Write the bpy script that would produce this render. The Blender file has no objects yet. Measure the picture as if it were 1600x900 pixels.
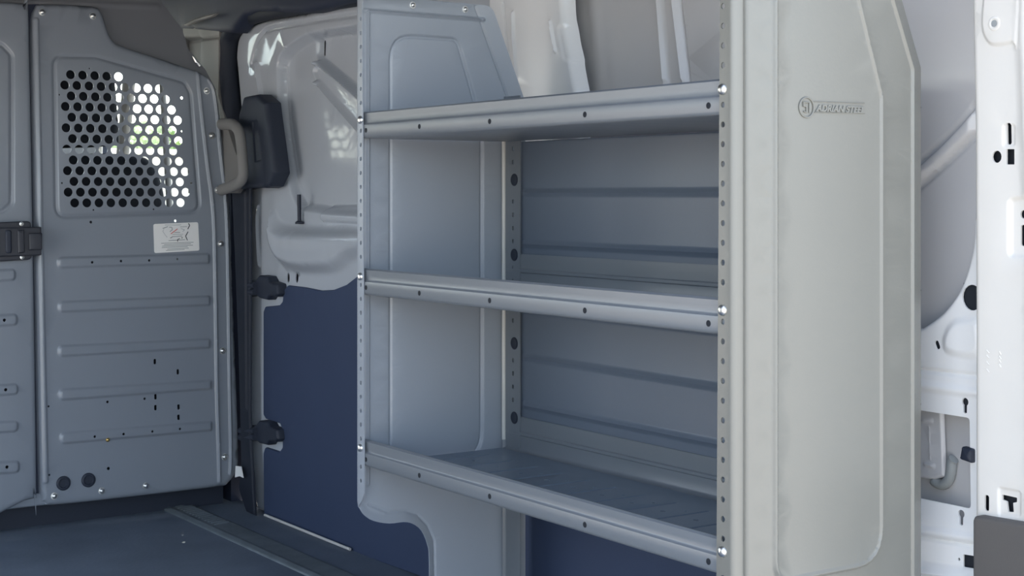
import bpy, bmesh, math, random
import numpy as np
from mathutils import Vector, Matrix
from mathutils.geometry import delaunay_2d_cdt

random.seed(4)
SC = bpy.context.scene
COL = SC.collection
R = math.radians

# ------------------------------------------------------------------ camera
TH, F, HZ, CZ = R(34.2), 2380.0, 304.0, 0.92
AX = Vector((math.sin(TH), math.cos(TH), 0)); RT = Vector((math.cos(TH), -math.sin(TH), 0)); CAM = Vector((0, 0, CZ))
cd = bpy.data.cameras.new('camera'); cam = bpy.data.objects.new('camera', cd); COL.objects.link(cam)
cam.location = CAM; cam.rotation_euler = (R(90), 0, -TH)
cd.sensor_width = 36; cd.lens = 36 * F / 1600; cd.shift_y = -(450 - HZ) / 1600; cd.clip_start = .05; cd.clip_end = 400
SC.camera = cam

def ray(x, y): return AX + RT * ((x - 800) / F) + Vector((0, 0, (HZ - y) / F))
def onX(x, y, X):
    d = ray(x, y); p = CAM + d * (X / d.x); return (p.y, p.z)
def onY(x, y, Y):
    d = ray(x, y); p = CAM + d * (Y / d.y); return (p.x, p.z)
def onZ(x, y, Z):
    d = ray(x, y); p = CAM + d * ((Z - CZ) / d.z); return (p.x, p.y)

# ------------------------------------------------------------------ materials
def mat(name, rgb, rough=.5, metal=0., spec=.5, bump=0., bscale=200., var=0., vscale=6., coat=0., emit=None):
    m = bpy.data.materials.new(name); m.use_nodes = True
    nt = m.node_tree; b = nt.nodes['Principled BSDF']
    b.inputs['Base Color'].default_value = (*rgb, 1); b.inputs['Roughness'].default_value = rough
    b.inputs['Metallic'].default_value = metal; b.inputs['Specular IOR Level'].default_value = spec
    b.inputs['Coat Weight'].default_value = coat; b.inputs['Coat Roughness'].default_value = .08
    tc = nt.nodes.new('ShaderNodeTexCoord')
    n = nt.nodes.new('ShaderNodeTexNoise'); n.inputs['Scale'].default_value = vscale; n.inputs['Detail'].default_value = 4
    nt.links.new(tc.outputs['Object'], n.inputs['Vector'])
    mr = nt.nodes.new('ShaderNodeMapRange'); mr.inputs['To Min'].default_value = 1 - var; mr.inputs['To Max'].default_value = 1 + var
    nt.links.new(n.outputs['Fac'], mr.inputs['Value'])
    mx = nt.nodes.new('ShaderNodeMix'); mx.data_type = 'RGBA'; mx.blend_type = 'MULTIPLY'; mx.inputs[0].default_value = 1
    mx.inputs[6].default_value = (*rgb, 1); nt.links.new(mr.outputs['Result'], mx.inputs[7])
    nt.links.new(mx.outputs[2], b.inputs['Base Color'])
    if bump:
        n2 = nt.nodes.new('ShaderNodeTexNoise'); n2.inputs['Scale'].default_value = bscale; n2.inputs['Detail'].default_value = 3
        nt.links.new(tc.outputs['Object'], n2.inputs['Vector'])
        bp = nt.nodes.new('ShaderNodeBump'); bp.inputs['Strength'].default_value = bump; bp.inputs['Distance'].default_value = .002
        nt.links.new(n2.outputs['Fac'], bp.inputs['Height']); nt.links.new(bp.outputs['Normal'], b.inputs['Normal'])
    return m

M = {}
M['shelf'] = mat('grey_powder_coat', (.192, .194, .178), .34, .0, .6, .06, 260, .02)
M['shelf_shaded'] = mat('grey_powder_coat_back_shade', (.132, .165, .218), .36, .0, .5, .06, 260, .02)  # shelf paint darkened and blued: shade and haze put into colour
M['shelf_lit'] = mat('grey_powder_coat_lit', (.350, .390, .445), .34, .0, .6, .06, 260, .02)  # shelf paint lightened: rear light on the far panel put into colour
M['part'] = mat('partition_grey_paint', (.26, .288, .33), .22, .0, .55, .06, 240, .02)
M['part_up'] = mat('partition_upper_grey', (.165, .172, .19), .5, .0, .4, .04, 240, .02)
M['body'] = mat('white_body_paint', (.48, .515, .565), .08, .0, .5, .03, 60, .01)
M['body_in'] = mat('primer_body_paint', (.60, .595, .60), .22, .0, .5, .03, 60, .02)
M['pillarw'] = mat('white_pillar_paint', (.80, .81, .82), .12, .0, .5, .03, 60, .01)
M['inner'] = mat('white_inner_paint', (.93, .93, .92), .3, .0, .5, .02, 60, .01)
M['tray'] = mat('grey_tray_coat_blue_shade', (.190, .212, .238), .30, .0, .6, .05, 260, .02)  # bluer copy of the shelf paint: cool shade put into colour
M['deck'] = mat('grey_deck_coat_blue_shade', (.205, .26, .325), .30, .0, .5, .06, 260, .02)  # shelf paint blued again for the tray floors, shade in the colour
M['edge'] = mat('painted_bend_highlight', (.66, .66, .63), .25)  # pale colour painting the highlight on the upright's bend
M['bodyw'] = mat('white_rear_paint', (.72, .70, .665), .3, .0, .5, .02, 60, .01)
M['board'] = mat('hazed_black_door_board', (.046, .066, .126), .62, .0, .35, .15, 500, .06)  # black board raised to navy: haze put into the colour
M['floor'] = mat('hazed_black_floor_mat', (.15, .185, .235), .55, .0, .4, .35, 90, .35, 5)  # black mat lifted to blue-grey, with haze in its colour
M['sill'] = mat('worn_step_trim', (.155, .185, .205), .6, .0, .4, .3, 60, .35, 14)
M['rubber'] = mat('black_rubber', (.018, .023, .036), .6, .0, .35)
M['plastic'] = mat('black_plastic', (.026, .033, .052), .5, .0, .4, .08, 400)
M['latchp'] = mat('charcoal_latch_plastic', (.04, .043, .055), .45, .0, .45, .05, 400)
M['trimgrey'] = mat('warm_grey_trim', (.215, .21, .205), .6, .0, .35, .08, 400)
M['headliner'] = mat('dark_header_trim', (.026, .034, .060), .6, .0, .3, .1, 300)
M['seat'] = mat('black_seat_cloth', (.012, .014, .02), .85, .0, .2, .3, 500)
M['zinc'] = mat('bright_zinc', (.88, .88, .85), .32, 1., .5)
M['brass'] = mat('yellow_zinc', (.75, .55, .22), .25, 1., .5)
M['white'] = mat('white_vinyl', (.97, .96, .93), .45)
M['ink'] = mat('black_ink', (.015, .03, .035), .6)
M['inkgrey'] = mat('grey_ink', (.30, .32, .33), .6)
M['red'] = mat('red_ink', (.62, .05, .05), .6)
M['dark'] = mat('painted_hole_shade', (.012, .016, .024), .8)  # near-black colour painting the shade inside holes
M['cover'] = mat('dark_grey_cover', (.105, .098, .095), .6, .0, .4, .25, 300, .05)
M['seam'] = mat('grey_seam_sealer', (.30, .32, .32), .5, .0, .4, .5, 120)
M['concrete'] = mat('pale_concrete', (.56, .51, .44), .9, .0, .2, .3, 6, .12, .6)
M['leaf'] = mat('tree_leaves', (.34, .46, .20), .6, .0, .3, 0, 1, .3, 3)
M['bark'] = mat('tree_bark', (.09, .065, .045), .9)
M['plaster'] = mat('pale_plaster', (.72, .68, .60), .9)
M['roof'] = mat('brown_roof', (.18, .11, .08), .8)
def glass():
    m = bpy.data.materials.new('window_glass'); m.use_nodes = True; nt = m.node_tree; nt.nodes.clear()
    o = nt.nodes.new('ShaderNodeOutputMaterial'); mx = nt.nodes.new('ShaderNodeMixShader')
    t = nt.nodes.new('ShaderNodeBsdfTransparent'); t.inputs[0].default_value = (.93, .97, .96, 1)
    g = nt.nodes.new('ShaderNodeBsdfGlossy'); g.inputs['Roughness'].default_value = .02
    mx.inputs[0].default_value = .06
    nt.links.new(t.outputs[0], mx.inputs[1]); nt.links.new(g.outputs[0], mx.inputs[2]); nt.links.new(mx.outputs[0], o.inputs[0])
    return m
M['glass'] = glass()

# ------------------------------------------------------------------ objects and naming
def tag(o, label=None, cat=None, group=None, kind=None):
    if label: o['label'] = label
    if cat: o['category'] = cat
    if group: o['group'] = group
    if kind: o['kind'] = kind
    return o
def empty(name, loc, label, cat, group=None):
    o = bpy.data.objects.new(name, None); o.empty_display_size = .05; COL.objects.link(o); o.location = loc
    return tag(o, label, cat, group)
def link(name, me, m, parent=None, smooth=True, angle=38):
    me.materials.clear(); me.materials.append(m)
    for p in me.polygons: p.use_smooth = smooth
    if smooth: me.set_sharp_from_angle(angle=R(angle))
    o = bpy.data.objects.new(name, me); COL.objects.link(o)
    if parent is not None:
        o.parent = parent
        w = Vector((0, 0, 0)); q = parent
        while q is not None: w += q.location; q = q.parent
        o.location = -w          # meshes are written in world coordinates
    return o
def mesh(name, vs, fs):
    me = bpy.data.meshes.new(name); me.from_pydata([tuple(v) for v in vs], [], fs); me.validate(); me.update(); return me
def finish(name, bm, m, parent=None, smooth=True, angle=38):
    bmesh.ops.recalc_face_normals(bm, faces=bm.faces)
    me = bpy.data.meshes.new(name); bm.to_mesh(me); bm.free()
    return link(name, me, m, parent, smooth, angle)

# ------------------------------------------------------------------ 2-D helpers
def rounded(poly, r, n=5):
    """Polygon with every corner rounded; r is one radius or a list."""
    out = []; N = len(poly)
    for i in range(N):
        p = Vector(poly[i]); a = Vector(poly[i - 1]) - p; b = Vector(poly[(i + 1) % N]) - p
        rr = r[i] if isinstance(r, (list, tuple)) else r
        la, lb = a.length, b.length
        if rr <= 0 or la < 1e-6 or lb < 1e-6: out.append(tuple(p)); continue
        a.normalize(); b.normalize()
        ang = a.angle(b)
        if ang > 3.05: out.append(tuple(p)); continue
        t = min(rr / math.tan(ang / 2), .48 * la, .48 * lb)
        p0, p1 = p + a * t, p + b * t
        for k in range(n + 1):
            s = k / n
            q = p0 * (1 - s) ** 2 + p * 2 * s * (1 - s) + p1 * s * s
            out.append((q.x, q.y))
    return out
def smoothline(pts, n=4):
    P = [Vector(p) for p in pts]; out = []
    for i in range(len(P) - 1):
        p0 = P[max(i - 1, 0)]; p1 = P[i]; p2 = P[i + 1]; p3 = P[min(i + 2, len(P) - 1)]
        for k in range(n):
            t = k / n
            q = .5 * ((2 * p1) + (p2 - p0) * t + (2 * p0 - 5 * p1 + 4 * p2 - p3) * t * t + (3 * p1 - p0 - 3 * p2 + p3) * t ** 3)
            out.append(tuple(q))
    out.append(tuple(P[-1])); return out
def circle(c, r, n=14, ry=None, rot=0):
    ry = ry or r
    return [(c[0] + r * math.cos(2 * math.pi * k / n + rot), c[1] + ry * math.sin(2 * math.pi * k / n + rot)) for k in range(n)]
def slot(c, w, h, n=6):
    """Rounded slot of full width w and height h."""
    r = min(w, h) / 2
    return rounded([(c[0] - w / 2, c[1] - h / 2), (c[0] + w / 2, c[1] - h / 2), (c[0] + w / 2, c[1] + h / 2), (c[0] - w / 2, c[1] + h / 2)], r * .99, n)
def inside(P, poly):
    x, y = P[:, 0], P[:, 1]; res = np.zeros(len(P), bool); q = np.array(poly); n = len(q); j = n - 1
    for i in range(n):
        xi, yi = q[i]; xj, yj = q[j]
        c = ((yi > y) != (yj > y)) & (x < (xj - xi) * (y - yi) / (yj - yi + 1e-15) + xi)
        res ^= c; j = i
    return res
def dist(P, line, closed=False):
    q = np.array(line, float)
    if closed: q = np.vstack([q, q[:1]])
    best = np.full(len(P), 1e9)
    for a, b in zip(q[:-1], q[1:]):
        d = b - a; L = d @ d
        t = np.clip(((P - a) @ d) / (L + 1e-15), 0, 1)
        best = np.minimum(best, np.hypot(*(P - a - t[:, None] * d).T))
    return best
def sst(x): x = np.clip(x, 0, 1); return x * x * (3 - 2 * x)
def walk(line, step, closed=False):
    q = [Vector(p) for p in line]
    if closed: q.append(q[0])
    out = []
    for a, b in zip(q[:-1], q[1:]):
        L = (b - a).length
        if L < 1e-7: continue
        n = max(1, int(L / step)); nv = Vector((-(b - a).y, (b - a).x)) / L
        for k in range(n): out.append((a + (b - a) * (k / n), nv))
    return out

# features: ('ridge', line, halfwidth, height[, closed])  ('pad', polygon, edge, height)  ('edge', depth, width)  ('ramp', line, depth, width)
def sheet(name, m, parent, outline, place, holes=(), feats=(), t=.002, grid=.06, angle=50, extra=(), flat=False):
    """Pressed sheet metal: a triangulated outline with holes, embossed by features, given a thickness.
    place(u, v, h) -> world point; h is towards the visible side."""
    outline = [tuple(p) for p in outline]; holes = [list(h) for h in holes]
    seeds = list(extra)
    for f in feats:
        if f[0] == 'ridge':
            w = f[2]; cl = len(f) > 4 and f[4]
            for p, nv in walk(f[1], max(w * .9, .004), cl):
                for k in (-1.2, -.85, -.45, 0, .45, .85, 1.2): seeds.append(tuple(p + nv * (k * w)))
            if not cl:
                for c in (f[1][0], f[1][-1]):
                    for k in (.4, .8, 1.2): seeds += circle(c, k * w, 12)
        elif f[0] == 'pad':
            e = f[2]
            for p, nv in walk(f[1], max(e * .9, .004), True):
                for k in (-1.1, -.8, -.5, -.2, 0.1, .2, .5, .8, 1.1): seeds.append(tuple(p + nv * (k * e)))
        elif f[0] == 'edge':
            for p, nv in walk(outline, max(f[2] * 1.5, .008), True):
                for k in (-1.1, -.75, -.45, -.2, .2, .45, .75, 1.1): seeds.append(tuple(p + nv * (k * f[2])))
        elif f[0] == 'ramp':
            for p, nv in walk(f[1], max(f[3] * .6, .006)):
                for k in (-1., -.75, -.5, -.25, .25, .5, .75, 1., 1.15, -1.15): seeds.append(tuple(p + nv * (k * f[3])))
    o = np.array(outline); lo, hi = o.min(0), o.max(0)
    gx = np.arange(lo[0] + grid * .5, hi[0], grid); gy = np.arange(lo[1] + grid * .5, hi[1], grid)
    for i, x in enumerate(gx):
        for j, y in enumerate(gy): seeds.append((x + (j % 2) * grid * .3 + .0007 * (i % 3), y + .0009 * (j % 3)))
    S = np.array(seeds, float).reshape(-1, 2)
    keep = inside(S, outline)
    for h in holes: keep &= ~inside(S, h)
    S = S[keep]
    loops = [outline] + holes
    d = np.full(len(S), 1e9)
    for lp in loops: d = np.minimum(d, dist(S, lp, True))
    S = S[d > .0012]
    seen = {}; pts = []
    for s in S:
        k = (round(s[0] / .0016), round(s[1] / .0016))
        if k in seen: continue
        seen[k] = 1; pts.append(tuple(s))
    V = []; E = []
    for lp in loops:
        b = len(V); V += lp; E += [(b + i, b + (i + 1) % len(lp)) for i in range(len(lp))]
    V += pts
    res = delaunay_2d_cdt([Vector(v) for v in V], E, [], 0, 1e-6)
    vs, fs = np.array([tuple(v) for v in res[0]]), res[2]
    c = np.array([vs[list(f)].mean(0) for f in fs])
    ok = inside(c, outline)
    for h in holes: ok &= ~inside(c, h)
    fs = [f for f, k in zip(fs, ok) if k]
    H = np.zeros(len(vs))
    for f in feats:
        if f[0] == 'ridge':
            x = np.clip(dist(vs, f[1], len(f) > 4 and f[4]) / f[2], 0, 1); H += f[3] * (.5 + .5 * np.cos(math.pi * x))
        elif f[0] == 'pad':
            s = dist(vs, f[1], True) * np.where(inside(vs, f[1]), 1, -1); H += f[3] * sst(s / f[2] * .5 + .5)
        elif f[0] == 'edge':
            x = np.clip(dist(vs, outline, True) / f[2], 0, 1); H -= f[1] * (1 - np.sqrt(np.clip(1 - (1 - x) ** 2, 0, 1)))
        elif f[0] == 'ramp':
            H -= f[2] * (1 - np.clip(dist(vs, f[1]) / f[3], 0, 1))
    used = sorted({i for f in fs for i in f}); idx = {v: i for i, v in enumerate(used)}; n = len(used)
    P = [place(vs[i][0], vs[i][1], H[i]) for i in used] + [place(vs[i][0], vs[i][1], H[i] - t) for i in used]
    # orient the visible side towards +h
    a, b, c3 = (vs[fs[0][k]] for k in range(3))
    p0, p1, p2 = (place(q[0], q[1], 0) for q in (a, b, c3)); nrm = (p1 - p0).cross(p2 - p0)
    hd = place(a[0], a[1], .01) - p0
    flip = nrm.dot(hd) < 0
    front = [tuple(idx[i] for i in (f[::-1] if flip else f)) for f in fs]
    faces = list(front) + [tuple(i + n for i in f[::-1]) for f in front]
    cnt = {}
    for f in front:
        for x, y in zip(f, f[1:] + f[:1]): cnt[(x, y)] = 1
    for (x, y) in cnt:
        if (y, x) not in cnt: faces.append((y, x, x + n, y + n))
    return link(name, mesh(name, P, faces), m, parent, not flat, angle)

def planeX(X): return lambda u, v, h: Vector((X - h, u, v))        # seen from -X
def planeY(Y): return lambda u, v, h: Vector((u, Y - h, v))        # seen from -Y
YB, KB = 4.15, .06
def planeB(off=0.):                                                # the leaning partition
    n = Vector((0, -1, KB)).normalized()
    return lambda u, v, h: Vector((u, YB + off + KB * v, v)) + n * h
def onB(x, y, off=0.):
    d = ray(x, y); t = (YB + off + KB * CZ) / (d.y - KB * d.z); p = CAM + d * t; return (p.x, p.z)

# ------------------------------------------------------------------ solid helpers
def box_bm(bm, lo, hi, bev=0, seg=2):
    g = bmesh.ops.create_cube(bm, size=1)['verts']
    c = [(a + b) / 2 for a, b in zip(lo, hi)]; s = [b - a for a, b in zip(lo, hi)]
    for v in g: v.co = Vector((v.co[i] * s[i] + c[i] for i in range(3)))
    if bev:
        es = list({e for v in g for e in v.link_edges})
        bmesh.ops.bevel(bm, geom=es, offset=bev, segments=seg, affect='EDGES', profile=.5)
    return bm
def box(name, lo, hi, m, parent=None, bev=.003, seg=2):
    return finish(name, box_bm(bmesh.new(), lo, hi, bev, seg), m, parent)
def tube_mesh(path, rads, n=10, flat=(1, 1), up=Vector((0, 0, 1)), closed=False):
    P = [Vector(p) for p in path]; N = len(P)
    if not isinstance(rads, (list, tuple)): rads = [rads] * N
    vs, fs = [], []
    for i, p in enumerate(P):
        d = (P[(i + 1) % N] - P[i - 1]) if closed else (P[min(i + 1, N - 1)] - P[max(i - 1, 0)])
        d.normalize(); s = d.cross(up)
        if s.length < 1e-4: s = d.cross(Vector((1, 0, 0)))
        s.normalize(); w = s.cross(d)
        for k in range(n):
            a = 2 * math.pi * k / n
            vs.append(p + s * (rads[i] * flat[0] * math.cos(a)) + w * (rads[i] * flat[1] * math.sin(a)))
    for i in range(N if closed else N - 1):
        j = (i + 1) % N
        for k in range(n):
            l = (k + 1) % n; fs.append((i * n + k, i * n + l, j * n + l, j * n + k))
    if not closed: fs += [tuple(range(n))[::-1], tuple((N - 1) * n + k for k in range(n))]
    return vs, fs
def tube(name, path, rads, m, parent=None, n=10, flat=(1, 1), up=Vector((0, 0, 1)), closed=False):
    vs, fs = tube_mesh(path, rads, n, flat, up, closed)
    bm = bmesh.new(); me = mesh(name, vs, fs); bm.from_mesh(me); bpy.data.meshes.remove(me)
    return finish(name, bm, m, parent, angle=60)
def lathe(name, at, axis, prof, m, parent=None, n=14):
    """prof: (radius, height along axis) from the base up."""
    ax = Vector(axis).normalized(); s = ax.orthogonal().normalized(); w = ax.cross(s)
    vs, fs = [], []
    for r, h in prof:
        for k in range(n):
            a = 2 * math.pi * k / n; vs.append(Vector(at) + ax * h + (s * math.cos(a) + w * math.sin(a)) * r)
    for i in range(len(prof) - 1):
        for k in range(n):
            l = (k + 1) % n; fs.append((i * n + k, i * n + l, (i + 1) * n + l, (i + 1) * n + k))
    fs += [tuple(range(n))[::-1], tuple((len(prof) - 1) * n + k for k in range(n))]
    bm = bmesh.new(); me = mesh(name, vs, fs); bm.from_mesh(me); bpy.data.meshes.remove(me)
    return finish(name, bm, m, parent, angle=50)
def screw(at, axis, r=.007, m='zinc', parent=None, name='screw', washer=True):
    pr = [(r * 1.15, -.002), (r * 1.15, .0012), (r * .8, .0014), (r * .78, r * .45), (r * .55, r * .72), (r * .2, r * .82), (.0003, r * .83)] if washer else \
         [(r, -.002), (r, r * .12), (r * .85, r * .42), (r * .55, r * .62), (r * .2, r * .7), (.0003, r * .7)]
    return lathe(name, at, axis, pr, M[m], parent)
def extrude(name, prof, a, b, m, parent=None, angle=40):
    """Closed profile of (x, z) swept along Y from a to b."""
    n = len(prof); vs = [(x, a, z) for x, z in prof] + [(x, b, z) for x, z in prof]
    fs = [(i, (i + 1) % n, (i + 1) % n + n, i + n) for i in range(n)] + [tuple(range(n))[::-1], tuple(range(n, 2 * n))]
    bm = bmesh.new(); me = mesh(name, vs, fs); bm.from_mesh(me); bpy.data.meshes.remove(me)
    return finish(name, bm, m, parent, angle=angle)

# ================================================================== SHELVING UNIT
X0, XB, YN, YF = 1.40, 1.788, 1.531, 2.595           # front, back, near panel, far panel
su = empty('shelving_unit', (1.58, 2.06, 0), 'grey steel three-shelf shelving unit with ribbed back and two end panels', 'shelving unit')
BR = .007; ARC = math.pi * BR / 2; FL = .026
def end_place(Yp, sg):
    def f(u, v, h):
        s = u - X0 - BR
        if s >= 0: return Vector((u, Yp - sg * h, v))
        if s > -ARC:
            a = -s / BR; n = Vector((-math.sin(a), -sg * math.cos(a), 0))
            return Vector((X0 + BR, Yp + sg * BR, v)) + n * (BR + h)
        return Vector((X0 - h, Yp + sg * (BR + (-s - ARC)), v))
    return f
ZT = 1.305                                            # top of the end panels
def end_panel(Yp, sg):
    us = X0 + BR - ARC - FL                            # free edge of the front flange
    notch = smoothline([(us, .350), (us + .012, .332), (1.402, .315), (1.415, .301), (1.434, .289), (1.468, .280), (1.500, .279), (1.521, .273), (1.541, .257), (1.555, .227), (1.559, .19), (1.559, .012)], 3)
    out = rounded([(XB, .012), (XB, 1.11), (1.705, ZT), (us, ZT)], [0, .01, .03, .02], 7) + notch
    holes = []
    zs = np.arange(.372, ZT - .03, .0268)
    bolts = (BOLT_Z)
    for z in zs:
        if any(abs(z - b) < .012 for b in bolts): continue
        holes.append(circle((us + .0135, z), .0042, 10))
    pad = rounded([(1.476, .386), (1.689, .386), (1.689, 1.062), (1.63, 1.232), (1.476, 1.232)], [.03, .055, .02, .02, .05], 6)
    back = [(XB, .012), (XB, 1.11), (1.705, ZT)]
    feats = [('pad', pad, .003, .003), ('ridge', pad, .0055, .0042, True), ('ridge', [(1.4245, .36), (1.4245, ZT - .03), (1.69, ZT - .03)], .0055, -.007), ('ridge', [(XB - .031, .02), (XB - .031, 1.106), (1.672, ZT - .004)], .004, .0035), ('ramp', back, .011, .029),
             ('ramp', [p for p in notch if p[0] > 1.405], .008, .016), ('ridge', [(a - .0, b_ + .0) for a, b_ in ((1.428, .32), (1.470, .300), (1.506, .299), (1.536, .288), (1.560, .264), (1.575, .230), (1.579, .02))], .0045, .003)]
    ex = [(X0 + BR - ARC * k / 5, z) for k in range(0, 6) for z in np.arange(.330 + .003 * (k % 2), ZT - .02, .006)]
    return sheet('end_panel', M['shelf' if sg > 0 else 'shelf_lit'], su, out, end_place(Yp, sg), holes, feats, .0022, .05, 60, ex)
LIPB = [.400, .728, 1.028]                            # underside of each tray
BOLT_Z = [z + .035 for z in LIPB]
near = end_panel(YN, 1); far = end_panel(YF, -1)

# raised emblem and lettering on the near panel
def emblem(par):
    y = YN - .0042
    bm = bmesh.new()
    def bar(path, w, h=.0016, closed=False):
        vs, fs = tube_mesh([Vector((p[0], y, p[1])) for p in path], w, 8, (1, 1), Vector((0, 1, 0)), closed)
        me = mesh('t', vs, fs); bm.from_mesh(me); bpy.data.meshes.remove(me)
    c = onY(1257, 168, YN); r = .0138
    bar(circle(c, r, 28), .0011, closed=True)
    bar([(c[0] + a * r, c[1] + b * r) for a, b in ((.02, .52), (-.45, .52), (-.45, .12), (-.05, .08), (.0, -.2), (-.05, -.5), (-.42, -.42))], .0012)
    bar([(c[0] + a * r, c[1] + b * r) for a, b in ((.05, .5), (.42, .5), (.42, -.55))], .0014)
    for ya, yb in ((158.6, 161.6), (175.6, 177.2)):
        bar([onY(1269, ya, YN), onY(1348, yb, YN)], .0005)
    o = finish('emblem', bm, M['shelf'], par)
    cu = bpy.data.curves.new('t', 'FONT'); cu.body = 'ADRIAN STEEL'; cu.size = .0165; cu.shear = .25; cu.extrude = .0008; cu.bevel_depth = .0004; cu.offset = .0003; cu.align_x = 'LEFT'
    cu.space_character = 1.0
    to = bpy.data.objects.new('t', cu); COL.objects.link(to)
    bpy.context.view_layer.update()
    me = bpy.data.meshes.new_from_object(to.evaluated_get(bpy.context.evaluated_depsgraph_get()))
    bpy.data.objects.remove(to)
    p = onY(1271, 173.6, YN); p2 = onY(1347, 175.5, YN)
    xs = [v.co.x for v in me.vertices]; sx = (p2[0] - p[0]) / (max(xs) - min(xs)); ys = [v.co.y for v in me.vertices]
    sy = .0100 / (max(ys) - min(ys))
    me.transform(Matrix(((sx, 0, 0, p[0] - min(xs) * sx), (0, 0, -1, y + .0003), (0, sy, 0, p[1]), (0, 0, 0, 1))))
    link('lettering', me, M['shelf'], par, False)
emblem(near)

# trays
def tray(zb):
    zt = zb + .0505
    lip = [(X0 + .016, zt - .004), (X0 + .013, zt - .001), (X0 + .007, zt), (X0 + .003, zt - .003), (X0 + .0035, zt - .012), (X0 + .0045, zb + .030), (X0 + .0035, zb + .0275), (X0 + .0005, zb + .0255), (X0, zb + .023),
           (X0, zb + .006), (X0 + .002, zb + .002), (X0 + .006, zb), (1.735, zb), (1.741, zb + .003), (1.742, zb + .008), (1.742, zb + .072), (1.740, zb + .072), (1.740, zb + .043), (1.7375, zb + .041), (1.7375, zb + .036), (1.740, zb + .034), (1.740, zb + .010), (1.737, zb + .005), (1.731, zb + .002),
           (X0 + .008, zb + .002), (X0 + .004, zb + .004), (X0 + .0025, zb + .008), (X0 + .003, zb + .022), (X0 + .0075, zb + .030), (X0 + .0065, zt - .010), (X0 + .010, zt - .004), (X0 + .014, zt - .007)]
    lip = [(x + (.0030 if x < 1.45 else 0), z) for x, z in lip]
    o = extrude('shelf', lip, YN + .0095, YF - .0095, M['tray'], su)
    # pressed floor of the tray: cross grooves and drain dimples
    out = [(YN + .012, X0 + .012), (YF - .012, X0 + .012), (YF - .012, 1.728), (YN + .012, 1.728)]
    fe = []; hl = []
    ys = np.arange(YN + .10, YF - .05, .0815)
    for i, y in enumerate(ys):
        fe.append(('ridge', [(y, X0 + .03), (y, 1.66)], .0045, -.0026))
        if i < len(ys) - 1:
            hl.append(circle((y + .041, 1.60), .0055, 10, .004)); hl.append(circle((y + .020, 1.63), .003, 8))
            for xx in (X0 + .075, 1.52): fe.append(('pad', circle((y + .041, xx), .0055, 10), .0028, .0032))
    p = sheet('shelf_deck', M['deck'], o, out, lambda u, v, h: Vector((v, u, zb + .0035 + h)), hl, fe, .001, .06)
    # dark discs on the lip, painting the shade of small holes
    for k, y in enumerate((YN + .052, YN + .335, YN + .60, YN + .83, YF - .035)):
        lathe('lip_hole_shade', (X0 + .0034, y, zb + .0145), (-1, 0, 0), [(.0046, 0), (.0046, .0008), (.0036, .0011), (.0003, .0012)], M['dark'], o, 12)
    return o
for z in LIPB: tray(z)

# back panels with rolled ribs
XK = 1.744
def back_panel(z0, z1, ribs):
    y0, y1 = YN + .012, YF - .062
    fe = []
    for z in ribs: fe.append(('ridge', [(y0 + .02, z), (y1 - .012, z)], .0088, .0052))
    sheet('back_panel', M['shelf_shaded'], su, [(y0, z0), (y1, z0), (y1, z1), (y0, z1)], planeX(XK), (), fe, .0015, .08)
def zrib(x, y): return onX(x, y, XK)[1]
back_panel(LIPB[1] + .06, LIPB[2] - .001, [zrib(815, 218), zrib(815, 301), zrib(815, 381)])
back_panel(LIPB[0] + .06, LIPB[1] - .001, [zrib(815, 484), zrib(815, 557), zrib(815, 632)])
# rear uprights with slotted holes and black plugs
def upright(ya, yb, plugs):
    hl = []
    pz = [onX(806, p, XK)[1] for p in (281, 398, 536, 652)]
    for z in np.arange(.45, 1.06, .0268):
        if all(abs(z - q) > .022 for q in pz): hl.append(slot(((ya + yb) / 2 - .004, z), .006, .009, 3))
    o = sheet('rear_upright', M['tray'], su, [(ya, .012), (yb, .012), (yb, 1.12), (ya, 1.12)], planeX(XK - .006), hl, [('ridge', [(yb - .004, .02), (yb - .004, 1.11)], .004, .006)], .002, .05)
    if plugs:
        tube('bend_highlight', [(XK - .009, yb - .004, .42), (XK - .009, yb - .004, 1.10)], .0042, M['edge'], o, 10)  # added pale tube: highlight of the bend put into colour
        for z in pz:
            lathe('plug', (XK - .0058, ya + .020, z), (-1, 0, 0), [(.0125, 0), (.0125, .001), (.0105, .0022), (.009, .0018), (.0003, .0018)], M['plastic'], o, 18)['label'] = 'black plastic plug'
    return o
upright(YF - .066, YF - .008, True); upright(YN + .008, YN + .04, False)
for Yp, sg in ((YN, 1), (YF, -1)):
    for z in BOLT_Z:
        screw((X0 - .0005, Yp + sg * (BR + FL - .0135), z), (-1, 0, 0), .0078, 'zinc', su, 'bolt', False)
for px in (643, 725):
    x, z = onY(px, 4, YF); screw((x, YF - .004, ZT - .012), (0, -1, 0), .006, 'zinc', su, 'bolt')

for px, py in ((1446, 167), (1441, 455)):
    z = onY(px, py, YN)[1]; lathe('rivet', (XB + .001, YN + .018, z), (1, 0, 0), [(.004, -.004), (.004, .003), (.002, .006), (.0003, .006)], M['plastic'], su, 10)['label'] = 'black plastic rivet'

# ================================================================== PARTITION
bh = empty('cargo_partition', (1.1, YB, 0), 'dark grey steel cab partition with perforated window and white sticker', 'partition')
b = onB
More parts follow.
